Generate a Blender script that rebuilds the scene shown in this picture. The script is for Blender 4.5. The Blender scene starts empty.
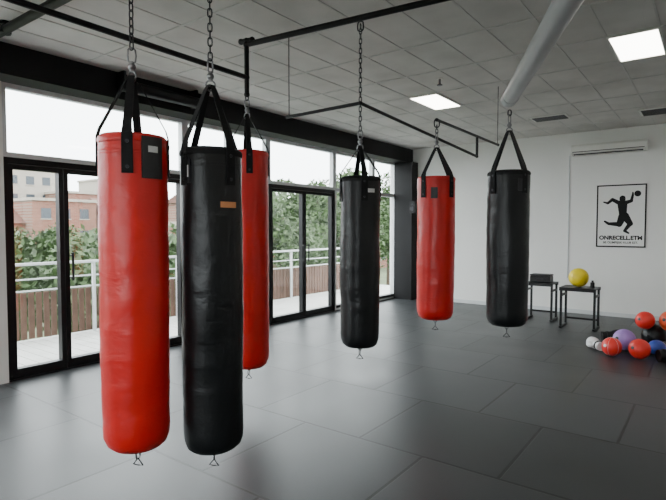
import bpy, math, random
from mathutils import Vector, Matrix, noise
random.seed(7)
C = bpy.context.scene.collection

# ------------------------------------------------------------ materials
def nt(name):
    m = bpy.data.materials.new(name); m.use_nodes = True
    n = m.node_tree.nodes; l = m.node_tree.links
    return m, n, l, n['Principled BSDF']

def mat(name, col, rough=0.5, metal=0.0, var=0.0, vscale=8.0, bump=0.0, bscale=60.0, coat=0.0, spec=0.5, crease=0.0):
    m, n, l, b = nt(name)
    b.inputs['Base Color'].default_value = (*col, 1)
    b.inputs['Roughness'].default_value = rough
    b.inputs['Metallic'].default_value = metal
    b.inputs['Specular IOR Level'].default_value = spec
    if coat: b.inputs['Coat Weight'].default_value = coat; b.inputs['Coat Roughness'].default_value = 0.25
    tc = n.new('ShaderNodeTexCoord')
    if var:
        no = n.new('ShaderNodeTexNoise'); no.inputs['Scale'].default_value = vscale; no.inputs['Detail'].default_value = 6
        l.new(tc.outputs['Object'], no.inputs['Vector'])
        r = n.new('ShaderNodeValToRGB')
        r.color_ramp.elements[0].position = 0.3; r.color_ramp.elements[1].position = 0.7
        r.color_ramp.elements[0].color = (*[c*(1-var) for c in col], 1)
        r.color_ramp.elements[1].color = (*[min(1, c*(1+var)) for c in col], 1)
        l.new(no.outputs['Fac'], r.inputs['Fac']); l.new(r.outputs['Color'], b.inputs['Base Color'])
    if bump:
        n2 = n.new('ShaderNodeTexNoise'); n2.inputs['Scale'].default_value = bscale; n2.inputs['Detail'].default_value = 4
        l.new(tc.outputs['Object'], n2.inputs['Vector'])
        bp = n.new('ShaderNodeBump'); bp.inputs['Strength'].default_value = bump; bp.inputs['Distance'].default_value = 0.01
        l.new(n2.outputs['Fac'], bp.inputs['Height']); l.new(bp.outputs['Normal'], b.inputs['Normal'])
        if crease:
            mp = n.new('ShaderNodeMapping'); mp.inputs['Scale'].default_value = (3.5, 3.5, 7)
            l.new(tc.outputs['Object'], mp.inputs['Vector'])
            n3 = n.new('ShaderNodeTexNoise'); n3.inputs['Scale'].default_value = 1.0; n3.inputs['Detail'].default_value = 3; n3.inputs['Distortion'].default_value = 0.8
            l.new(mp.outputs[0], n3.inputs['Vector'])
            b2 = n.new('ShaderNodeBump'); b2.inputs['Strength'].default_value = crease; b2.inputs['Distance'].default_value = 0.03
            l.new(n3.outputs['Fac'], b2.inputs['Height']); l.new(b2.outputs['Normal'], bp.inputs['Normal'])
    return m

def emis(name, col, s):
    m, n, l, b = nt(name)
    b.inputs['Base Color'].default_value = (*col, 1)
    b.inputs['Emission Color'].default_value = (*col, 1)
    b.inputs['Emission Strength'].default_value = s
    return m

def brickmat(name, c1, c2, cm, w, h, mortar, offset=0.0, rough=0.5, bump=0.3, noise_amt=0.15, rvar=0.1, axis=None, spec=0.5, rot=0.0):
    m, n, l, b = nt(name)
    tc = n.new('ShaderNodeTexCoord'); mp = n.new('ShaderNodeMapping')
    mp.inputs['Rotation'].default_value = (0, 0, rot)
    l.new(tc.outputs['Object'], mp.inputs['Vector'])
    br = n.new('ShaderNodeTexBrick'); br.offset = offset
    br.inputs['Scale'].default_value = 1
    br.inputs['Brick Width'].default_value = w; br.inputs['Row Height'].default_value = h
    br.inputs['Mortar Size'].default_value = mortar; br.inputs['Mortar Smooth'].default_value = 0.2
    br.inputs['Color1'].default_value = (*c1, 1); br.inputs['Color2'].default_value = (*c2, 1); br.inputs['Mortar'].default_value = (*cm, 1)
    if axis == 'X':
        sx = n.new('ShaderNodeSeparateXYZ'); cx = n.new('ShaderNodeCombineXYZ')
        l.new(tc.outputs['Object'], sx.inputs[0]); l.new(sx.outputs['Y'], cx.inputs['X']); l.new(sx.outputs['Z'], cx.inputs['Y'])
        l.new(cx.outputs[0], br.inputs['Vector'])
    else:
        l.new(mp.outputs['Vector'], br.inputs['Vector'])
    no = n.new('ShaderNodeTexNoise'); no.inputs['Scale'].default_value = 1.3; no.inputs['Detail'].default_value = 5
    l.new(tc.outputs['Object'], no.inputs['Vector'])
    mr = n.new('ShaderNodeMapRange'); mr.inputs['From Min'].default_value = 0.2; mr.inputs['From Max'].default_value = 0.8
    mr.inputs['To Min'].default_value = 1-noise_amt; mr.inputs['To Max'].default_value = 1+noise_amt
    l.new(no.outputs['Fac'], mr.inputs['Value'])
    mx = n.new('ShaderNodeMix'); mx.data_type = 'RGBA'; mx.blend_type = 'MULTIPLY'; mx.inputs[0].default_value = 1
    l.new(br.outputs['Color'], mx.inputs[6]); l.new(mr.outputs[0], mx.inputs[7]); l.new(mx.outputs[2], b.inputs['Base Color'])
    mr2 = n.new('ShaderNodeMapRange'); mr2.inputs['From Min'].default_value = 0.2; mr2.inputs['From Max'].default_value = 0.8
    mr2.inputs['To Min'].default_value = rough-rvar; mr2.inputs['To Max'].default_value = rough+rvar
    l.new(no.outputs['Fac'], mr2.inputs['Value']); l.new(mr2.outputs[0], b.inputs['Roughness'])
    b.inputs['Specular IOR Level'].default_value = spec
    fn = n.new('ShaderNodeTexNoise'); fn.inputs['Scale'].default_value = 90; fn.inputs['Detail'].default_value = 3
    l.new(tc.outputs['Object'], fn.inputs['Vector'])
    ma = n.new('ShaderNodeMath'); ma.operation = 'MULTIPLY_ADD'; ma.inputs[1].default_value = -1.0
    l.new(br.outputs['Fac'], ma.inputs[0])
    sc = n.new('ShaderNodeMath'); sc.operation = 'MULTIPLY'; sc.inputs[1].default_value = 0.2
    l.new(fn.outputs['Fac'], sc.inputs[0]); l.new(sc.outputs[0], ma.inputs[2])
    bp = n.new('ShaderNodeBump'); bp.inputs['Strength'].default_value = bump; bp.inputs['Distance'].default_value = 0.005
    l.new(ma.outputs[0], bp.inputs['Height']); l.new(bp.outputs['Normal'], b.inputs['Normal'])
    return m

M_floor = brickmat('rubber_mat', (0.022,0.024,0.026), (0.040,0.043,0.046), (0.003,0.003,0.003), 1.0, 1.0, 0.011, 0.5, rough=0.37, bump=0.5, noise_amt=0.3, rvar=0.05, spec=0.33)
M_ceil = mat('ceiling_tile', (0.60,0.585,0.56), 0.95, var=0.12, vscale=2.0, bump=0.5, bscale=120)
M_grid = mat('ceiling_tbar', (0.56,0.55,0.53), 0.6, var=0.05)
M_wall = mat('white_paint', (0.82,0.82,0.80), 0.75, var=0.02, vscale=1.5, bump=0.05, bscale=200)
M_beam = mat('black_beam', (0.006,0.006,0.007), 0.55, var=0.2, vscale=3, spec=0.25)
M_black = mat('black_metal', (0.006,0.006,0.007), 0.4, metal=0.0, var=0.1, spec=0.3)
M_wframe = mat('white_frame', (0.62,0.64,0.65), 0.4, var=0.04)
M_steel = mat('chain_steel', (0.22,0.22,0.23), 0.35, metal=1.0, var=0.15, vscale=30)
M_dsteel = mat('dark_steel', (0.04,0.04,0.045), 0.4, metal=0.8, var=0.15, vscale=30)
M_red = mat('red_leather', (0.58,0.011,0.009), 0.35, var=0.08, vscale=5, bump=0.12, bscale=45, crease=0.28, spec=0.42)
M_bl = mat('black_leather', (0.005,0.006,0.007), 0.35, var=0.2, vscale=6, bump=0.15, bscale=40, crease=0.25, spec=0.32)
M_strap = mat('black_webbing', (0.006,0.006,0.007), 0.75, var=0.2, vscale=40, bump=0.2, bscale=200, spec=0.25)
M_label = mat('label_print', (0.55,0.22,0.08), 0.6, var=0.1)
M_patch = mat('label_patch', (0.012,0.012,0.014), 0.5, var=0.1)
M_light = mat('label_white', (0.6,0.6,0.6), 0.6, var=0.1)
M_tube = mat('grey_tube', (0.36,0.37,0.38), 0.4, var=0.06, vscale=3)
M_ac = mat('ac_plastic', (0.74,0.74,0.70), 0.45, var=0.02)
M_panel = emis('light_panel', (1.0,0.95,0.86), 13.0)
M_deck = mat('deck', (0.50,0.50,0.48), 0.7, var=0.1, vscale=3)
M_wood = mat('fence_wood', (0.12,0.065,0.045), 0.8, var=0.3, vscale=6)
M_leaf = mat('foliage', (0.035,0.066,0.018), 0.7, var=0.5, vscale=2.5)
M_bark = mat('bark', (0.07,0.05,0.035), 0.9, var=0.3, vscale=10)
M_brick = brickmat('brick_wall', (0.16,0.060,0.040), (0.22,0.09,0.06), (0.20,0.15,0.12), 0.5, 0.18, 0.02, 0.5, rough=0.9, axis='X')
M_render = mat('rendered_wall', (0.30,0.27,0.23), 0.9, var=0.06, vscale=1)
M_roof = mat('roof_tile', (0.12,0.06,0.045), 0.9, var=0.25, vscale=4)
M_wing = mat('dark_glazing', (0.03,0.04,0.05), 0.2)
M_ground = mat('outside_ground', (0.08,0.10,0.05), 0.95, var=0.3, vscale=0.4)
M_red2 = mat('glove_red', (0.66,0.025,0.018), 0.38, var=0.05, bump=0.1, bscale=40)
M_orange = mat('glove_orange', (0.72,0.09,0.025), 0.38, var=0.05)
M_blue = mat('glove_blue', (0.03,0.07,0.38), 0.38, var=0.05)
M_purple = mat('ball_purple', (0.32,0.19,0.50), 0.45, var=0.05)
M_yellow = mat('ball_yellow', (0.80,0.62,0.01), 0.4, var=0.05)
M_paper = mat('poster_paper', (0.80,0.80,0.78), 0.6, var=0.01)
M_ink = mat('poster_ink', (0.008,0.008,0.008), 0.6, var=0.05, spec=0.2)

mg, n, l, b = nt('window_glass')
out = n['Material Output']; tr = n.new('ShaderNodeBsdfTransparent'); gl = n.new('ShaderNodeBsdfGlossy'); ms = n.new('ShaderNodeMixShader')
gl.inputs['Roughness'].default_value = 0.02; ms.inputs[0].default_value = 0.05
tr.inputs['Color'].default_value = (0.94,0.96,0.95,1)
l.new(tr.outputs[0], ms.inputs[1]); l.new(gl.outputs[0], ms.inputs[2]); l.new(ms.outputs[0], out.inputs['Surface'])
n.remove(b); M_glass = mg

# ------------------------------------------------------------ mesh builder
class B:
    def __init__(s): s.v=[]; s.f=[]; s.m=[]; s.s=[]; s.mats=[]
    def mi(s, m):
        if m not in s.mats: s.mats.append(m)
        return s.mats.index(m)
    def add(s, vs, fs, m, smooth=False):
        o=len(s.v); s.v += [tuple(v) for v in vs]; k=s.mi(m)
        for f in fs: s.f.append(tuple(i+o for i in f)); s.m.append(k); s.s.append(smooth)
    def box(s, x0,x1,y0,y1,z0,z1, m):
        vs=[(x,y,z) for z in (z0,z1) for y in (y0,y1) for x in (x0,x1)]
        s.add(vs, [(0,2,3,1),(4,5,7,6),(0,1,5,4),(2,6,7,3),(0,4,6,2),(1,3,7,5)], m)
    def cyl(s, a, b_, r, m, n=12, r2=None, caps=True):
        a=Vector(a); b_=Vector(b_); d=(b_-a).normalized(); r2=r if r2 is None else r2
        u=d.orthogonal().normalized(); w=d.cross(u)
        vs=[]
        for p,rr in ((a,r),(b_,r2)):
            for i in range(n):
                t=2*math.pi*i/n; vs.append(p+(u*math.cos(t)+w*math.sin(t))*rr)
        s.add(vs, [(i,(i+1)%n,n+(i+1)%n,n+i) for i in range(n)], m, True)
        if caps:
            s.add(vs[:n],[tuple(range(n))[::-1]],m); s.add(vs[n:],[tuple(range(n))],m)
    def lathe(s, prof, m, c=(0,0,0), n=48, fn=None, cap=True):
        vs=[]
        for (r,z) in prof:
            for i in range(n):
                t=2*math.pi*i/n; rr=r
                if fn: rr=fn(r,z,t)
                vs.append((c[0]+rr*math.cos(t), c[1]+rr*math.sin(t), c[2]+z))
        fs=[]
        for j in range(len(prof)-1):
            for i in range(n):
                fs.append((j*n+i, j*n+(i+1)%n, (j+1)*n+(i+1)%n, (j+1)*n+i))
        if cap:
            fs.append(tuple(range(n))[::-1]); k=(len(prof)-1)*n; fs.append(tuple(range(k,k+n)))
        s.add(vs,fs,m,True)
    def loop(s, pts, r, m, n=6):   # closed tube through pts
        pts=[Vector(p) for p in pts]; N=len(pts); vs=[]
        nrm=(pts[1]-pts[0]).cross(pts[2]-pts[1]).normalized()
        for i in range(N):
            tg=(pts[(i+1)%N]-pts[i-1]).normalized(); u=nrm; w=tg.cross(u)
            for k in range(n):
                t=2*math.pi*k/n; vs.append(pts[i]+(u*math.cos(t)+w*math.sin(t))*r)
        s.add(vs,[(i*n+k, i*n+(k+1)%n, ((i+1)%N)*n+(k+1)%n, ((i+1)%N)*n+k) for i in range(N) for k in range(n)],m,True)
    def link(s, c, L, W, r, ang, m):   # vertical stadium link
        c=Vector(c); h=Vector((math.cos(ang),math.sin(ang),0)); pts=[]
        for i in range(12):
            t=2*math.pi*i/12
            x=math.cos(t)*W/2; z=math.sin(t)*W/2 + (1 if math.sin(t)>0.01 else (-1 if math.sin(t)<-0.01 else 0))*(L-W)/2
            pts.append(c+h*x+Vector((0,0,z)))
        s.loop(pts,r,m)
    def band(s, pts, outs, w, th, m):   # flat strap along pts
        vs=[]; N=len(pts)
        for i,p in enumerate(pts):
            p=Vector(p); o=Vector(outs[i]).normalized()
            tg=(Vector(pts[min(i+1,N-1)])-Vector(pts[max(i-1,0)])).normalized()
            side=tg.cross(o).normalized(); o=side.cross(tg).normalized()
            ww = w[i] if isinstance(w,(list,tuple)) else w
            for a,b_ in ((-1,0),(1,0),(1,1),(-1,1)):
                vs.append(p+side*a*ww/2+o*b_*th)
        fs=[(i*4+k, i*4+(k+1)%4, (i+1)*4+(k+1)%4, (i+1)*4+k) for i in range(N-1) for k in range(4)]
        fs+=[(3,2,1,0),tuple((N-1)*4+k for k in range(4))]
        s.add(vs,fs,m)
    def ball(s, c, r, m, sc=(1,1,1), n=24, fn=None):
        c=Vector(c); vs=[(0,0,-1)]; K=n//2
        for j in range(1,K):
            ph=-math.pi/2+math.pi*j/K
            for i in range(n):
                t=2*math.pi*i/n; vs.append((math.cos(ph)*math.cos(t),math.cos(ph)*math.sin(t),math.sin(ph)))
        vs.append((0,0,1)); o=[]
        for v in vs:
            v=Vector(v)
            if fn: v=fn(v)
            o.append(c+Vector((v.x*sc[0],v.y*sc[1],v.z*sc[2]))*r)
        fs=[(0,1+(i+1)%n,1+i) for i in range(n)]
        for j in range(K-2):
            for i in range(n):
                a=1+j*n; fs.append((a+i,a+(i+1)%n,a+n+(i+1)%n,a+n+i))
        L=len(vs)-1; a=1+(K-2)*n
        fs+=[(a+i,a+(i+1)%n,L) for i in range(n)]
        s.add(o,fs,m,True)
    def obj(s, name, parent=None, loc=None, rot=None, bevel=0):
        me=bpy.data.meshes.new(name); me.from_pydata(s.v,[],s.f)
        for m in s.mats: me.materials.append(m)
        for p,k,sm in zip(me.polygons,s.m,s.s): p.material_index=k; p.use_smooth=sm
        me.update(); o=bpy.data.objects.new(name,me); C.objects.link(o)
        if loc: o.location=loc
        if rot: o.rotation_euler=rot
        if parent: o.parent=parent
        if bevel:
            md=o.modifiers.new('bevel','BEVEL'); md.width=bevel; md.segments=2; md.limit_method='ANGLE'
        return o
def empty(name, loc=(0,0,0), rot=(0,0,0)):
    e=bpy.data.objects.new(name,None); e.empty_display_size=0.1; C.objects.link(e); e.location=loc; e.rotation_euler=rot; return e

# ------------------------------------------------------------ room shell
XL, XR, YF, YB, H = -5.5, 4.5, -4.0, 9.85, 3.2
b=B(); b.box(XL-0.15,XR+0.15,YF-0.15,YB+0.15,-0.12,0,M_floor); b.obj('floor')
b=B(); b.box(XL-0.15,XR+0.15,YF-0.15,YB+0.15,H,H+0.15,M_ceil)
b.obj('ceiling')
b=B()
x=-5.2
while x<XR:
    b.box(x-0.008,x+0.008,YF,YB,H-0.006,H,M_grid); x+=0.4
y=5.12-0.8*11
while y<YB:
    b.box(-5.2,XR,y-0.008,y+0.008,H-0.0075,H,M_grid); y+=0.8
b.obj('trim_ceiling_grid')
b=B(); b.box(XL-0.15,XR+0.15,YB,YB+0.15,0,H,M_wall); b.obj('wall_back')
b=B(); b.box(XR,XR+0.15,YF,YB,0,H,M_wall); b.obj('wall_right')
ZT=2.92
b=B()
W0,W1=-3.4,1.4
b.box(XL-0.15,XR+0.15,YF-0.15,YF,2.5,H,M_wall); b.box(XL-0.15,XR+0.15,YF-0.15,YF,0,.9,M_wall)
b.box(XL-0.15,W0,YF-0.15,YF,.9,2.5,M_wall); b.box(W1,XR+.15,YF-0.15,YF,.9,2.5,M_wall)
b.obj('wall_front')
e=empty('window_8',((W0+W1)/2,YF-.08,.9)); w=(W1-W0)/2; hh=1.6  # unseen window, added behind the camera to bring light onto the bags
b=B()
for xx in (-w,-.03-w/3,w/3-.03,w-.06): b.box(xx,xx+.06,-.03,.03,.06,hh-.06,M_black)
b.box(-w,w,-.03,.03,0,.06,M_black); b.box(-w,w,-.03,.03,hh-.06,hh,M_black); b.obj('frame',e)
b=B(); b.box(-w+.02,w-.02,-.004,.004,.02,hh-.02,M_glass); b.obj('glass',e)
b=B()
b.box(XL-0.15,XL,YF,YB,ZT,H,M_wall)
b.box(XL-0.15,XL,YF,-3.6,0,ZT,M_wall)
b.box(XL-0.15,XL+0.02,1.88,2.06,0,ZT,M_wall)
b.box(XL-0.15,XL,9.66,YB,0,ZT,M_wall)
b.obj('wall_left')
b=B(); b.box(XL,XL+0.30,YF,YB,ZT-0.01,H-0.001,M_beam); b.obj('trim_beam_left')
b=B(); b.box(XL,-5.08,9.58,YB,0,ZT-0.01,M_beam); b.obj('trim_column_corner')
b=B(); b.box(-5.08,XR,YB-0.015,YB,0,0.07,M_wframe); b.obj('baseboard_back')

# windows ----------------------------------------------------
fx0,fx1=XL-0.10,XL-0.02
def frame(b,y0,y1,z0,z1,w,m,x0=fx0,x1=fx1,bot=None):
    bot=bot or w
    b.box(x0,x1,y0,y0+w,z0,z1,m); b.box(x0,x1,y1-w,y1,z0,z1,m)
    b.box(x0,x1,y0+w,y1-w,z1-w,z1,m); b.box(x0,x1,y0+w,y1-w,z0,z0+bot,m)
def glass(b,y0,y1,z0,z1):
    b.box(XL-0.064,XL-0.058,y0,y1,z0,z1,M_glass)
HD=2.20
def window(i,y0,y1,lower=True,mids=()):
    e=empty('window_%d'%i,(XL-0.06,(y0+y1)/2,0))
    b=B()
    frame(b,y0,y1,HD if not lower else 0.0,ZT,0.05,M_wframe)
    if lower:
        b.box(fx0,fx1,y0+.05,y1-.05,HD-0.02,HD+0.05,M_wframe)
        b.box(fx0-.01,fx1+.01,y0+.05,y1-.05,0.05,0.10,M_black)
    for ym in mids: b.box(fx0+.001,fx1-.001,ym-.03,ym+.03,0.1 if lower else HD+.05,ZT-.05,M_wframe)
    o=b.obj('frame'); o.parent=e; o.matrix_parent_inverse=Matrix.Translation(e.location).inverted()
    g=B(); glass(g,y0+.04,y1-.04,(HD if not lower else 0)+.04,ZT-.04)
    o=g.obj('glass'); o.parent=e; o.matrix_parent_inverse=Matrix.Translation(e.location).inverted()
def door(i,edges,handle_at):
    e=empty('door_%d'%i,(XL-0.06,(edges[0]+edges[-1])/2,0))
    b=B(); g=B()
    b.box(fx0-.01,fx1+.015,edges[0],edges[-1],HD-0.06,HD-0.001,M_black)
    b.box(fx0-.01,fx1+.015,edges[0]-.0,edges[0]+.04,0,HD-.06,M_black)
    b.box(fx0-.01,fx1+.015,edges[-1]-.04,edges[-1],0,HD-.06,M_black)
    for j in range(len(edges)-1):
        a=edges[j]+(.04 if j==0 else .004); c=edges[j+1]-(.04 if j==len(edges)-2 else .004)
        frame(b,a,c,0.015,HD-.065,0.045,M_black,bot=0.09)
        glass(g,a+.04,c-.04,0.08,HD-.10)
    for y in handle_at:
        b.cyl((fx1+.05,y,0.95),(fx1+.05,y,1.25),0.012,M_black)
        for z in (0.98,1.22): b.cyl((fx1,y,z),(fx1+.05,y,z),0.009,M_black)
    for bb,nm in ((b,'leaves'),(g,'glass')):
        o=bb.obj(nm); o.parent=e; o.matrix_parent_inverse=Matrix.Translation(e.location).inverted()
window(1,-3.6,-0.9,mids=(-2.25,)); window(2,-0.9,1.88,mids=(0.5,))  # unseen bays continuing the window wall, added for more daylight inside
window(3,2.06,4.20,lower=False); door(1,(2.07,2.64,4.19),(2.70,))
window(4,4.20,5.74,mids=(4.95,))
window(5,5.74,7.46,lower=False); door(2,(5.75,6.60,7.45),(6.54,6.66))
window(6,7.46,8.78); window(7,8.78,9.66)
b=B(); b.box(XL-0.15,XL+0.005,2.07,9.66,-0.001,0.012,M_dsteel); b.obj('trim_threshold')

# roller on beam
e=empty('roller_blind',(-5.08,3.6,3.03))
b=B(); b.cyl((0,-0.55,0),(0,0.5,0),0.065,M_black,24); 
for y in (-.5,.45): b.box(-0.118,-0.0,y-.015,y+.015,-0.05,0.16,M_black)
b.obj('tube',e)

# ceiling lights ------------------------------------------------
def panel(x0,y0):
    e=empty('ceiling_light',(x0+.2,y0+.4,H-0.012))
    b=B(); b.box(-.2,.2,-.4,-.385,-.008,.012,M_ac); b.box(-.2,.2,.385,.4,-.008,.012,M_ac)
    b.box(-.2,-.185,-.385,.385,-.008,.012,M_ac); b.box(.185,.2,-.385,.385,-.008,.012,M_ac); b.obj('frame',e)
    b=B(); b.box(-.185,.185,-.385,.385,-.003,.011,M_panel); b.obj('diffuser',e)
for p in [(-3.2,5.92),(-.8,5.12),(1.6,5.92),(3.2,5.12),(1.6,1.92),(-.8,-.48),(-3.2,-.48),(1.6,-2.08),(3.2,1.92),(-3.2,-3.6),(-.8,-3.68),(.4,.32),(1.2,7.52)]:  # first pair is in view; the rest are unseen, added to brighten the room
    panel(*p)
def vent(x,y,w=.52,d=.34):
    b=B(); b.box(x-w/2,x+w/2,y-d/2,y+d/2,H-.02,H-.0076,M_ac)
    for i in range(7):
        yy=y-d/2+.045+i*(d-.09)/6
        b.box(x-w/2+.03,x+w/2-.03,yy-.014,yy+.014,H-.027,H-.02,M_dsteel)
    b.obj('ceiling_vent')
vent(-2.03,8.25); vent(-.5,8.7,.8,.45)
b=B(); b.cyl((-2.52,5.4,H-.01),(-2.52,5.4,H-.07),.012,M_steel); b.cyl((-2.52,5.4,H-.07),(-2.52,5.4,H-.08),.03,M_steel); b.cyl((-2.52,5.4,H-.002),(-2.52,5.4,H-.01),.035,M_ac); b.obj('fire_sprinkler')

# ------------------------------------------------------------ rails
def pipe(name, segs, r=.022, hang=(), m=M_black, rods=()):
    b=B()
    for a,c in segs:
        b.cyl(a,c,r,m,14); 
        for p in (a,c): b.ball(p,r*1.25,m,n=12)
    for (x,y,z) in hang:
        b.cyl((x,y,z),(x,y,H-.001),.012,m,10); b.cyl((x,y,H-.012),(x,y,H-.001),.04,m,16)
        b.cyl((x,y,z-.03),(x,y,z+.03),r*1.4,m,12)
    for (x,y,z) in rods: b.cyl((x,y,z),(x,y,H-.001),.004,m,8)
    return b.obj(name)
pipe('bag_hanging_rail',[((-4.95,1.80,3.13),(-2.05,1.82,3.13)),((-2.37,1.83,3.13),(-2.352,1.40,3.13))],.036,hang=[(-4.7,1.80,3.13),(-3.0,1.81,3.13)])
pipe('bag_hanging_rail',[((-3.145,3.02,2.76),(-3.145,-1.0,2.78)),((-3.145,3.02,3.06),(-3.145,3.02,2.62)),((-3.20,3.01,3.06),(-3.09,3.03,3.06))],.020,hang=[(-3.145,-.8,2.78)])
pipe('bag_hanging_rail',[((-3.145,3.02,3.03),(-0.4,3.55,3.13))],.023,hang=[(-.6,3.511,3.125)])
pipe('bag_hanging_rail',[((-2.10,4.44,2.52),(-2.10,6.14,2.51)),((-2.10,5.46,2.51),(-2.10,5.46,2.295)),((-2.10,5.46,2.295),(-2.275,3.417,2.50)),((-2.275,3.417,2.50),(-3.05,3.417,2.49))],.014,rods=[(-2.10,6.12,2.51),(-3.03,3.417,2.49)])

# grey tube
a=Vector((-1.45,4.50,2.62)); c=Vector((.55,.34,2.62)); d=(c-a).normalized()
b=B(); b.cyl(a,c,.066,M_tube,32); b.cyl(a-d*.03,a,.040,M_tube,32,r2=.066); b.cyl(a+d*.12,a+d*.14,.070,M_tube,32)
for t in (2.9,4.4):
    p=a+d*t; b.cyl((p.x,p.y,2.62),(p.x,p.y,H-.001),.015,M_black); b.cyl((p.x,p.y,H-.015),(p.x,p.y,H-.001),.06,M_black)
    b.cyl(p-d*.02,p+d*.02,.073,M_black,32)
b.obj('steel_tube_beam')

# ------------------------------------------------------------ punching bags
def bag(x,y,zb,zt,D,zap,ztop,M,rot=0.0,seed=0,tag=0,lean=0):
    e=empty('punching_bag',(x,y,zb))
    R=D/2; L=zt-zb; prof=[(0.004,0.0),(R*.50,0.0),(R*.74,.008),(R*.88,.028),(R*.965,.065),(R*.99,.11)]
    K=60
    for i in range(1,K): 
        z=.11+(L-.18)*i/K; prof.append((R*(1.0-.012*math.cos(i/K*math.pi*2)),z))
    prof+=[(R*.985,L-.07),(R*.985,L-.03),(R*.965,L-.012),(R*.93,L-.004),(R*.90,L-.012),(R*.86,L-.03),(.004,L-.03)]
    def fn(r,z,t):
        if r<R*.5: return r
        p=Vector((math.cos(t)*1.4,math.sin(t)*1.4,z*2.2+seed*7.3))
        n1=noise.noise(p)*.011; p2=Vector((math.cos(t)*1.2,math.sin(t)*1.2,z*11+seed*3.1)); n2=noise.noise(p2)*.0045
        return r*(1+ (n1+n2)/R*.7)
    b=B(); b.lathe(prof,M,n=72,fn=fn)
    for zz in (L-.085,L-.10):
        b.lathe([(R*.985,zz-.002),(R*.985+.003,zz),(R*.985,zz+.002)],M,n=64,cap=False)
    b.obj('body',e)
    s=B()
    A=zap-zb
    for k in range(4):
        t=rot+math.pi/2*k+.6; o=Vector((math.cos(t),math.sin(t),0)); rr=R*.99+.004
        pts=[o*rr+Vector((0,0,L-.20)),o*rr+Vector((0,0,L-.10)),o*(rr-.001)+Vector((0,0,L-.01)),o*(rr*.93)+Vector((0,0,L+.03)),o*.028+Vector((0,0,A-.015)),o*.012+Vector((0,0,A+.012))]
        s.band(pts,[o,o,o,o+Vector((0,0,.2)),o,o],[.052,.052,.050,.042,.034,.028],.005,M_strap)
        for zz in (L-.17,L-.05):
            s.cyl(o*(rr+.004)+Vector((0,0,zz)),o*(rr+.008)+Vector((0,0,zz)),.009,M_dsteel,12)
    s.obj('straps',e)
    h=B()
    h.lathe([(R*.975+.004,L-.045),(R*.985+.006,L-.030),(R*.975+.004,L-.015)],M_strap if M is M_bl else M,n=64,cap=False)
    h.link((0,0,A+.012),.055,.05,.005,rot,M_steel)
    h.cyl((0,0,A+.035),(0,0,A+.085),.012,M_steel,12); h.ball((0,0,A+.06),.020,M_steel,n=12)
    h.link((0,0,A+.115),.075,.038,.005,rot+.8,M_steel)
    h.obj('swivel',e)
    mc=M_dsteel
    c=B(); z=A+.165; i=0; top=ztop-zb
    while z<top+.0:
        c.link((0,0,z),.046,.022,.0036,rot+(i%2)*math.pi/2,mc); z+=.038; i+=1
    if top>A+.2: c.link((0,0,top),.08,.05,.006,rot,M_dsteel)
    else: c.link((0,0,A+.165),.05,.03,.005,rot,M_dsteel)
    c.obj('chain',e)
    q=B()
    q.link((0,0,-.012),.04,.03,.004,rot,M_steel); q.link((0,0,-.045),.05,.026,.004,rot+1.5,M_steel)
    q.loop([(0.0,0,-.065),(.026,.01,-.10),(0.0,0,-.102),(-.026,-.01,-.10)],.004,M_dsteel)
    q.obj('bottom_ring',e)
    return e,R,L
def patch(e,R,zc,ang,w,h,m,off=.006,name='label'):
    b=B(); n=8; vs=[]
    for j in (0,1):
        for i in range(n+1):
            t=ang+(i/n-.5)*w/R; vs.append(((R+off)*math.cos(t),(R+off)*math.sin(t),zc+(j-.5)*h))
    for j in (0,1):
        for i in range(n+1):
            t=ang+(i/n-.5)*w/R; vs.append(((R-.006)*math.cos(t),(R-.006)*math.sin(t),zc+(j-.5)*h))
    N=n+1
    fs=[(i,i+1,N+i+1,N+i) for i in range(n)]+[(i,2*N+i,2*N+i+1,i+1) for i in range(n)]+[(N+i,N+i+1,3*N+i+1,3*N+i) for i in range(n)]+[(0,N,3*N,2*N),(n,2*N+n,3*N+n,N+n)]
    b.add(vs,fs,m,False); b.obj(name,e)
def toward(x,y): return math.atan2(-y,-x)
e,R,L=bag(-2.352,1.473,.385,1.965,.330,2.25,3.07,M_red,rot=.25,seed=1); a0=toward(-2.366,1.467)
patch(e,R,L-.12,a0+.55,.11,.20,M_patch); patch(e,R,L-.08,a0+.55,.05,.03,M_light,.0075)
e,R,L=bag(-2.166,1.815,.305,1.925,.324,2.25,3.07,M_bl,rot=.9,seed=2,tag=1); a0=toward(-2.166,1.815)
patch(e,R,L-.30,a0+.55,.09,.030,M_label); patch(e,R,L-.13,a0-.85,.06,.12,M_dsteel); patch(e,R,L-.13,a0-.85,.035,.06,M_light,.0072)
bag(-3.145,3.02,.33,2.149,.350,2.43,2.585,M_red,rot=.3,seed=3)
e,R,L=bag(-2.275,3.417,.55,1.918,.316,2.135,3.10,M_bl,rot=.2,seed=4,tag=2)
a0=toward(-2.275,3.417); patch(e,R,L-.12,a0+.5,.08,.03,M_light)
e,R,L=bag(-2.10,4.446,.645,1.99,.350,2.25,2.49,M_red,rot=.7,seed=5); a0=toward(-2.1,4.446); patch(e,R,L-.16,a0-.1,.06,.10,M_patch)
e,R,L=bag(-1.426,4.45,.66,2.0,.352,2.33,2.53,M_bl,rot=.5,seed=6,tag=1); a0=toward(-1.426,4.45); patch(e,R,L-.13,a0+.6,.06,.10,M_dsteel)

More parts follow.
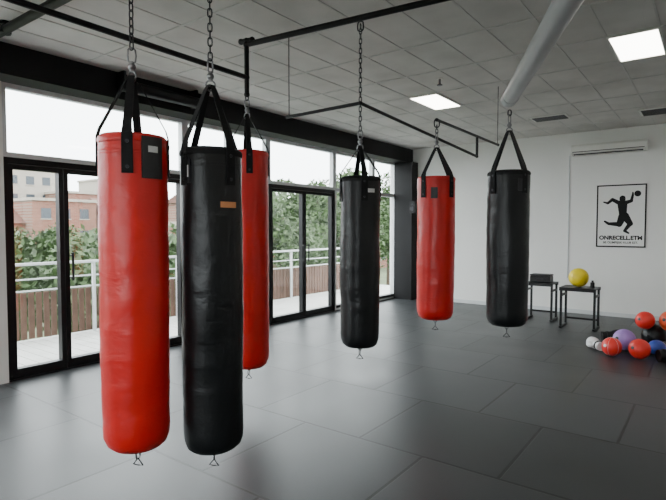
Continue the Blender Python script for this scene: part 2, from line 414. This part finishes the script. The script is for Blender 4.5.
# ------------------------------------------------------------ back wall things
e=empty('wall_air_conditioner',(-1.46,YB-.001,2.87))
b=B(); W=.56
prof=[(0,-.09),(-.16,-.09),(-.20,-.05),(-.205,.05),(-.18,.09),(0,.09)]
vs=[(-W,p[0],p[1]) for p in prof]+[(W,p[0],p[1]) for p in prof]; n=len(prof)
b.add(vs,[(i,(i+1)%n,n+(i+1)%n,n+i) for i in range(n)]+[tuple(range(n))[::-1],tuple(range(n,2*n))],M_ac)
b.box(-W+.04,W-.04,-.192,-.155,-.092,-.074,M_dsteel); b.box(-W+.02,W-.02,-.208,-.200,-.046,-.034,M_dsteel)
b.obj('housing',e)
b=B(); b.cyl((-2.08,YB-.011,2.8),(-2.08,YB-.011,.62),.008,M_wframe); b.obj('cable_conduit')

PX0,PX1,PZ0,PZ1=-1.63,-.89,1.19,2.25
e=empty('wall_poster',((PX0+PX1)/2,YB-.001,(PZ0+PZ1)/2))
w,h=(PX1-PX0)/2,(PZ1-PZ0)/2
b=B(); b.box(-w,w,-.012,0,-h,h,M_paper); b.obj('sheet',e)
b=B(); t=.022
b.box(-w,w,-.018,-.0121,h-t,h,M_ink); b.box(-w,w,-.018,-.0121,-h,-h+t,M_ink)
b.box(-w,-w+t,-.018,-.0121,-h+t,h-t,M_ink); b.box(w-t,w,-.018,-.0121,-h+t,h-t,M_ink); b.obj('border',e)
f=B()
yy=-.0135; cnt=[0]
def cap(p,q,r1,r2):
    p=Vector((p[0],0,p[1])); q=Vector((q[0],0,q[1])); d=(q-p).normalized(); pts=[]
    a0=math.atan2(d.z,d.x); off=yy-.00002*cnt[0]; cnt[0]+=1
    for i in range(11):
        a=a0+math.pi/2+math.pi*i/10; pts.append((p.x+r1*math.cos(a),off,p.z+r1*math.sin(a)))
    for i in range(11):
        a=a0-math.pi/2+math.pi*i/10; pts.append((q.x+r2*math.cos(a),off,q.z+r2*math.sin(a)))
    f.add(pts,[tuple(range(22))],M_ink)
# jumping volleyball player
cap((.02,.28),(.02,.30),.045,.045)                     # head
cap((.02,.20),(.03,.02),.074,.056)                    # torso
cap((-.03,.22),(-.13,.28),.034,.028); cap((-.13,.28),(-.20,.22),.026,.02); cap((-.20,.22),(-.26,.24),.018,.012)
cap((.06,.22),(.15,.25),.034,.026); cap((.15,.25),(.17,.35),.024,.017); cap((.17,.35),(.17,.39),.017,.01)
cap((.03,.0),(-.02,-.14),.066,.046); cap((-.02,-.14),(-.18,-.13),.040,.024); cap((-.18,-.13),(-.24,-.09),.024,.016)
cap((.06,.0),(.14,-.13),.062,.042); cap((.14,-.13),(.06,-.25),.036,.022); cap((.06,-.25),(.12,-.29),.022,.014)
cap((.24,.37),(.2401,.37),.05,.05)                  # ball
f.obj('player_silhouette',e)
def text(s,size,x,z,m,ext=.0005,bold=0):
    cu=bpy.data.curves.new('lettering','FONT'); cu.body=s; cu.size=size; cu.align_x='CENTER'; cu.extrude=ext; cu.offset=bold
    cu.materials.append(m); o=bpy.data.objects.new('lettering',cu); C.objects.link(o); o.parent=e
    o.location=(x,-.0136,z); o.rotation_euler=(math.pi/2,0,0)
text('ONRECELL.ETM',.092,0,-.40,M_ink,bold=.004); text('BE OLIMPIJSKI KLUB EST.',.048,0,-.465,M_ink,bold=.001)

# stands ------------------------------------------------------------
def stand(x,y,w,d,h,rot):
    e=empty('equipment_stand',(x,y,0),(0,0,rot))
    b=B(); r=.016
    for sx in (-1,1):
        b.box(sx*w/2-r,sx*w/2+r,-d/2,-d/2+2*r,0.02,h,M_black); b.box(sx*w/2-r,sx*w/2+r,d/2-2*r,d/2,0.02,h,M_black)
        b.box(sx*w/2-r*1.1,sx*w/2+r*1.1,-d/2-.03,d/2+.03,0,.03,M_black)
        b.box(sx*w/2-r*.9,sx*w/2+r*.9,-d/2+2*r,d/2-2*r,h-.12,h-.09,M_black)
    b.box(-w/2+r,w/2-r,d/2-2*r,d/2-.002,.10,.13,M_black)
    b.box(-w/2-.02,w/2+.02,-d/2-.02,d/2+.02,h,h+.022,M_black)
    for yy in (-d/2-.035,d/2+.02): b.box(-w/2-.02,w/2+.02,yy,yy+.015,h-.03,h+.022,M_black)
    b.obj('frame',e,bevel=.003)
stand(-2.27,8.85,.40,.34,.60,0); stand(-1.60,8.42,.46,.36,.60,0)
e=empty('equipment_case',(-2.27,8.85,.623)); b=B()
b.box(-.16,.16,-.11,.11,0,.10,M_black); b.box(-.165,.165,-.115,.115,.102,.13,M_patch); b.obj('shell',e,bevel=.012)
b=B(); b.cyl((-.05,-.118,.06),(.05,-.118,.06),.007,M_dsteel); b.obj('handle',e)
def ball(name,x,y,z,r,m,band=None):
    e=empty(name,(x,y,z)); b=B(); b.ball((0,0,0),r,m,n=32)
    for k in range(3):
        rt=Matrix.Rotation(k*math.pi/3+.3,3,'Z')@Matrix.Rotation(math.pi/2,3,'X')
        pts=[rt@Vector((math.cos(t)*r,math.sin(t)*r,0)) for t in [2*math.pi*i/40 for i in range(40)]]
        b.loop(pts,r*.012,band or m,n=5)
    b.cyl((-r*.5,-r*.80,r*.2),(-r*.54,-r*.86,r*.22),r*.16,band or M_black,16)
    b.obj('shell',e)
ball('exercise_ball',-1.62,8.42,.625+.14,.14,M_yellow,M_yellow)
b=B(); b.cyl((-1.43,8.42,.623),(-1.43,8.42,.70),.03,M_black,16); b.cyl((-1.43,8.42,.70),(-1.43,8.42,.73),.015,M_black,12); b.obj('water_bottle')

# gloves & balls ------------------------------------------------------------
def glove(x,y,z,m,mc,rot,s=1.0):
    e=empty('boxing_glove',(x,y,z),rot)
    def fn(v):
        v=v.copy()
        if v.x>0: v.z*=1.0+.15*v.x
        if v.z<0: v.z*=.75
        if v.x<-.3: k=(-.3-v.x); v.y*=1-.3*k
        return v
    b=B(); b.ball((.02*s,0,0),.10*s,m,sc=(1.25,.92,.95),n=28,fn=fn)
    b.ball((-.005*s,.075*s,-.015*s),.045*s,m,sc=(1.7,.85,.95),n=18)       # thumb
    b.cyl((-.17*s,0,-.01*s),(-.07*s,0,-.005*s),.062*s,mc,24,r2=.072*s)        # cuff
    b.cyl((-.175*s,0,-.01*s),(-.16*s,0,-.01*s),.066*s,mc,24)
    b.cyl((-.125*s,0,-.007*s),(-.10*s,0,-.006*s),.073*s,M_black,24)
    b.obj('shell',e)
G=.083
ball('medicine_ball',-.93,6.76,.110,.110,M_red2,M_light)
glove(-1.16,7.02,G*.85,M_light,M_light,(0,0,2.3),.80)
ball('medicine_ball',-.85,7.18,.130,.130,M_purple)
ball('medicine_ball',-.65,6.80,.115,.115,M_red2)
glove(-.30,6.84,G,M_bl,M_black,(0,0,.5),1.05)
glove(-.50,7.15,G,M_blue,M_light,(0,0,-1.9),1.0)
glove(-.98,7.58,G,M_bl,M_black,(0,0,.4),1.05)
ball('medicine_ball',-.57,7.60,.145,.145,M_bl)
ball('medicine_ball',-.22,7.42,.15,.15,M_orange)
ball('medicine_ball',-.66,7.46,.352,.110,M_red2)
ball('medicine_ball',-.39,7.52,.360,.13,M_orange)
glove(.05,7.02,G,M_red2,M_light,(0,0,1.9),1.1)

# wall speaker
e=empty('wall_speaker',(-5.0,9.50,1.95)); b=B(); b.box(-.06,.06,-.07,.07,-.12,.12,M_black); b.box(-.07,-.02,.05,.078,-.02,.02,M_dsteel); b.cyl((0,-.071,-.03),(0,-.078,-.03),.042,M_dsteel,20); b.cyl((0,-.071,.06),(0,-.078,.06),.02,M_dsteel,20); b.obj('cabinet',e)

# ------------------------------------------------------------ outside
b=B(); b.box(-160,-5.66,-90,200,-4.2,-4.0,M_ground); b.box(-5.66,60,-90,-4.2,-4.2,-4.0,M_ground); b.obj('ground')
b=B()
y=-5
while y<12:
    b.box(-7.6,-5.66,y,y+.14,-.10,-.04,M_deck); y+=.15
for y in (-4,0,4,8,11.5):
    b.box(-7.5,-7.35,y-.08,y+.08,-4,-.10,M_deck)
b.obj('balcony_deck')
b=B()
y=-5
while y<12:
    b.box(-7.51,-7.47,y-.02,y+.02,-.04,1.03,M_wframe); y+=1.5
b.box(-7.52,-7.46,-5,11.5,1.0,1.035,M_wframe); b.box(-7.50,-7.48,-5,11.5,.80,.82,M_wframe); b.box(-7.50,-7.48,-5,11.5,.64,.66,M_wframe)
y=-5
while y<11.5:
    b.box(-7.56,-7.54,y,y+.075,-.02,.62,M_wood); y+=.10
b.obj('balcony_railing')

def treemesh(seed,h,r,n):
    rnd=random.Random(seed); b=B()
    b.cyl((0,0,0),(0,0,h*.5),.16,M_bark,10,r2=.10)
    cl=[]
    for i in range(16):
        a=rnd.uniform(0,6.28); rr=rnd.uniform(0,r*.75); z=rnd.uniform(h*.45,h*.92); rr*=1.1-abs(z/h-.65)
        cl.append((rr*math.cos(a),rr*math.sin(a),z,rnd.uniform(.25,.5)*r))
        b.cyl((0,0,h*.4),(cl[-1][0],cl[-1][1],z),.05,M_bark,6,r2=.02)
    vs=[];fs=[]
    for i in range(n):
        c=rnd.choice(cl); v=Vector((rnd.gauss(0,1),rnd.gauss(0,1),rnd.gauss(0,1))).normalized()*c[3]*rnd.uniform(.6,1.05)
        p=Vector(c[:3])+v; s=rnd.uniform(.07,.15)
        u=Vector((rnd.gauss(0,1),rnd.gauss(0,1),rnd.gauss(0,1))).normalized(); w=u.orthogonal().normalized()
        k=len(vs); vs+=[p-u*s,p+w*s*.5,p+u*s,p-w*s*.5]; fs.append((k,k+1,k+2,k+3))
    b.add(vs,fs,M_leaf); return b
T=[treemesh(1,7.5,2.4,7000).obj('garden_tree',loc=(-14,16.5,-4)), treemesh(2,5.6,2.2,6000).obj('garden_tree',loc=(-13,4.6,-4)), treemesh(3,8.6,2.8,8000).obj('garden_tree',loc=(-16,23,-4))]
for i,(x,y,k,s) in enumerate([(-12,9.5,1,1.05),(-13,12.6,0,.95),(-17,30,2,1.05),(-21,41,2,1.1),(-14,0.5,1,1),(-15,-6,0,.85),(-24,13,0,.75),(-13,7.0,1,1.0),(-15,19.5,1,1.2),(-20,34,0,1.1),(-26,20,0,.7),(-28,9,1,.9),(-32,15,1,1.05),(-35,21,1,1.0),(-22,9.8,1,1.0),(-40,15,1,1.05)]):
    o=bpy.data.objects.new('garden_tree',T[k].data); C.objects.link(o); o.location=(x,y,-4); o.scale=(s,s,s); o.rotation_euler=(0,0,i*1.3)
def house(x,y,w,d,h,mw,pitched=True):
    e=empty('brick_building' if mw is M_brick else 'apartment_building',(x,y,-4)); b=B()
    b.box(-d/2,d/2,-w/2,w/2,0,h,mw)
    if pitched:
        o=.4; b.add([(-d/2-o,-w/2-o,h),(d/2+o,-w/2-o,h),(d/2+o,w/2+o,h),(-d/2-o,w/2+o,h),(0,-w/2-o,h+2),(0,w/2+o,h+2)],[(0,1,4),(3,5,2),(1,2,5,4),(0,4,5,3),(0,3,2,1)],M_roof)
    else: b.box(-d/2-.2,d/2+.2,-w/2-.2,w/2+.2,h,h+.35,M_render)
    z=1.2
    while z+1.4<h:
        yy=-w/2+1.0
        while yy+1.2<w/2:
            b.box(d/2-.02,d/2+.03,yy,yy+1.2,z,z+1.3,M_wing); b.box(d/2,d/2+.08,yy-.1,yy+1.3,z-.12,z,M_render); yy+=2.4
        z+=2.8
    b.obj('walls',e)
house(-90,34,14,9,15,M_render,False); house(-84,46,16,9,11,M_brick,False); house(-72,25,9,7,6.2,M_brick); house(-70,32,8,7,9.0,M_brick,False); house(-72,43,9,7,8.0,M_brick)
house(-56,50,14,9,9.0,M_brick); house(-42,60,18,9,8.5,M_brick); house(-100,60,14,9,15,M_render,False); house(-50,-14,16,9,7,M_brick); house(-48,88,22,10,10,M_render,False); house(-36,32,10,7,5.8,M_brick,False)

# ------------------------------------------------------------ world + camera
w=bpy.data.worlds.new('sky'); bpy.context.scene.world=w; w.use_nodes=True
n=w.node_tree.nodes; l=w.node_tree.links; bg=n['Background']
tc=n.new('ShaderNodeTexCoord'); sp=n.new('ShaderNodeSeparateXYZ'); l.new(tc.outputs['Generated'],sp.inputs[0])
r=n.new('ShaderNodeValToRGB'); l.new(sp.outputs['Z'],r.inputs['Fac'])
r.color_ramp.elements[0].color=(.86,.89,.93,1); r.color_ramp.elements[1].color=(.95,.98,1,1)
l.new(r.outputs['Color'],bg.inputs['Color']); bg.inputs['Strength'].default_value=11

cd=bpy.data.cameras.new('camera'); cam=bpy.data.objects.new('camera',cd); C.objects.link(cam)
cd.sensor_width=36; cd.lens=510/666*36; cd.clip_end=500
yaw=math.atan(380/510); pitch=math.atan(21/510)
cam.location=(0,0,1.5); cam.rotation_euler=(math.pi/2-pitch,0,yaw)
bpy.context.scene.camera=cam
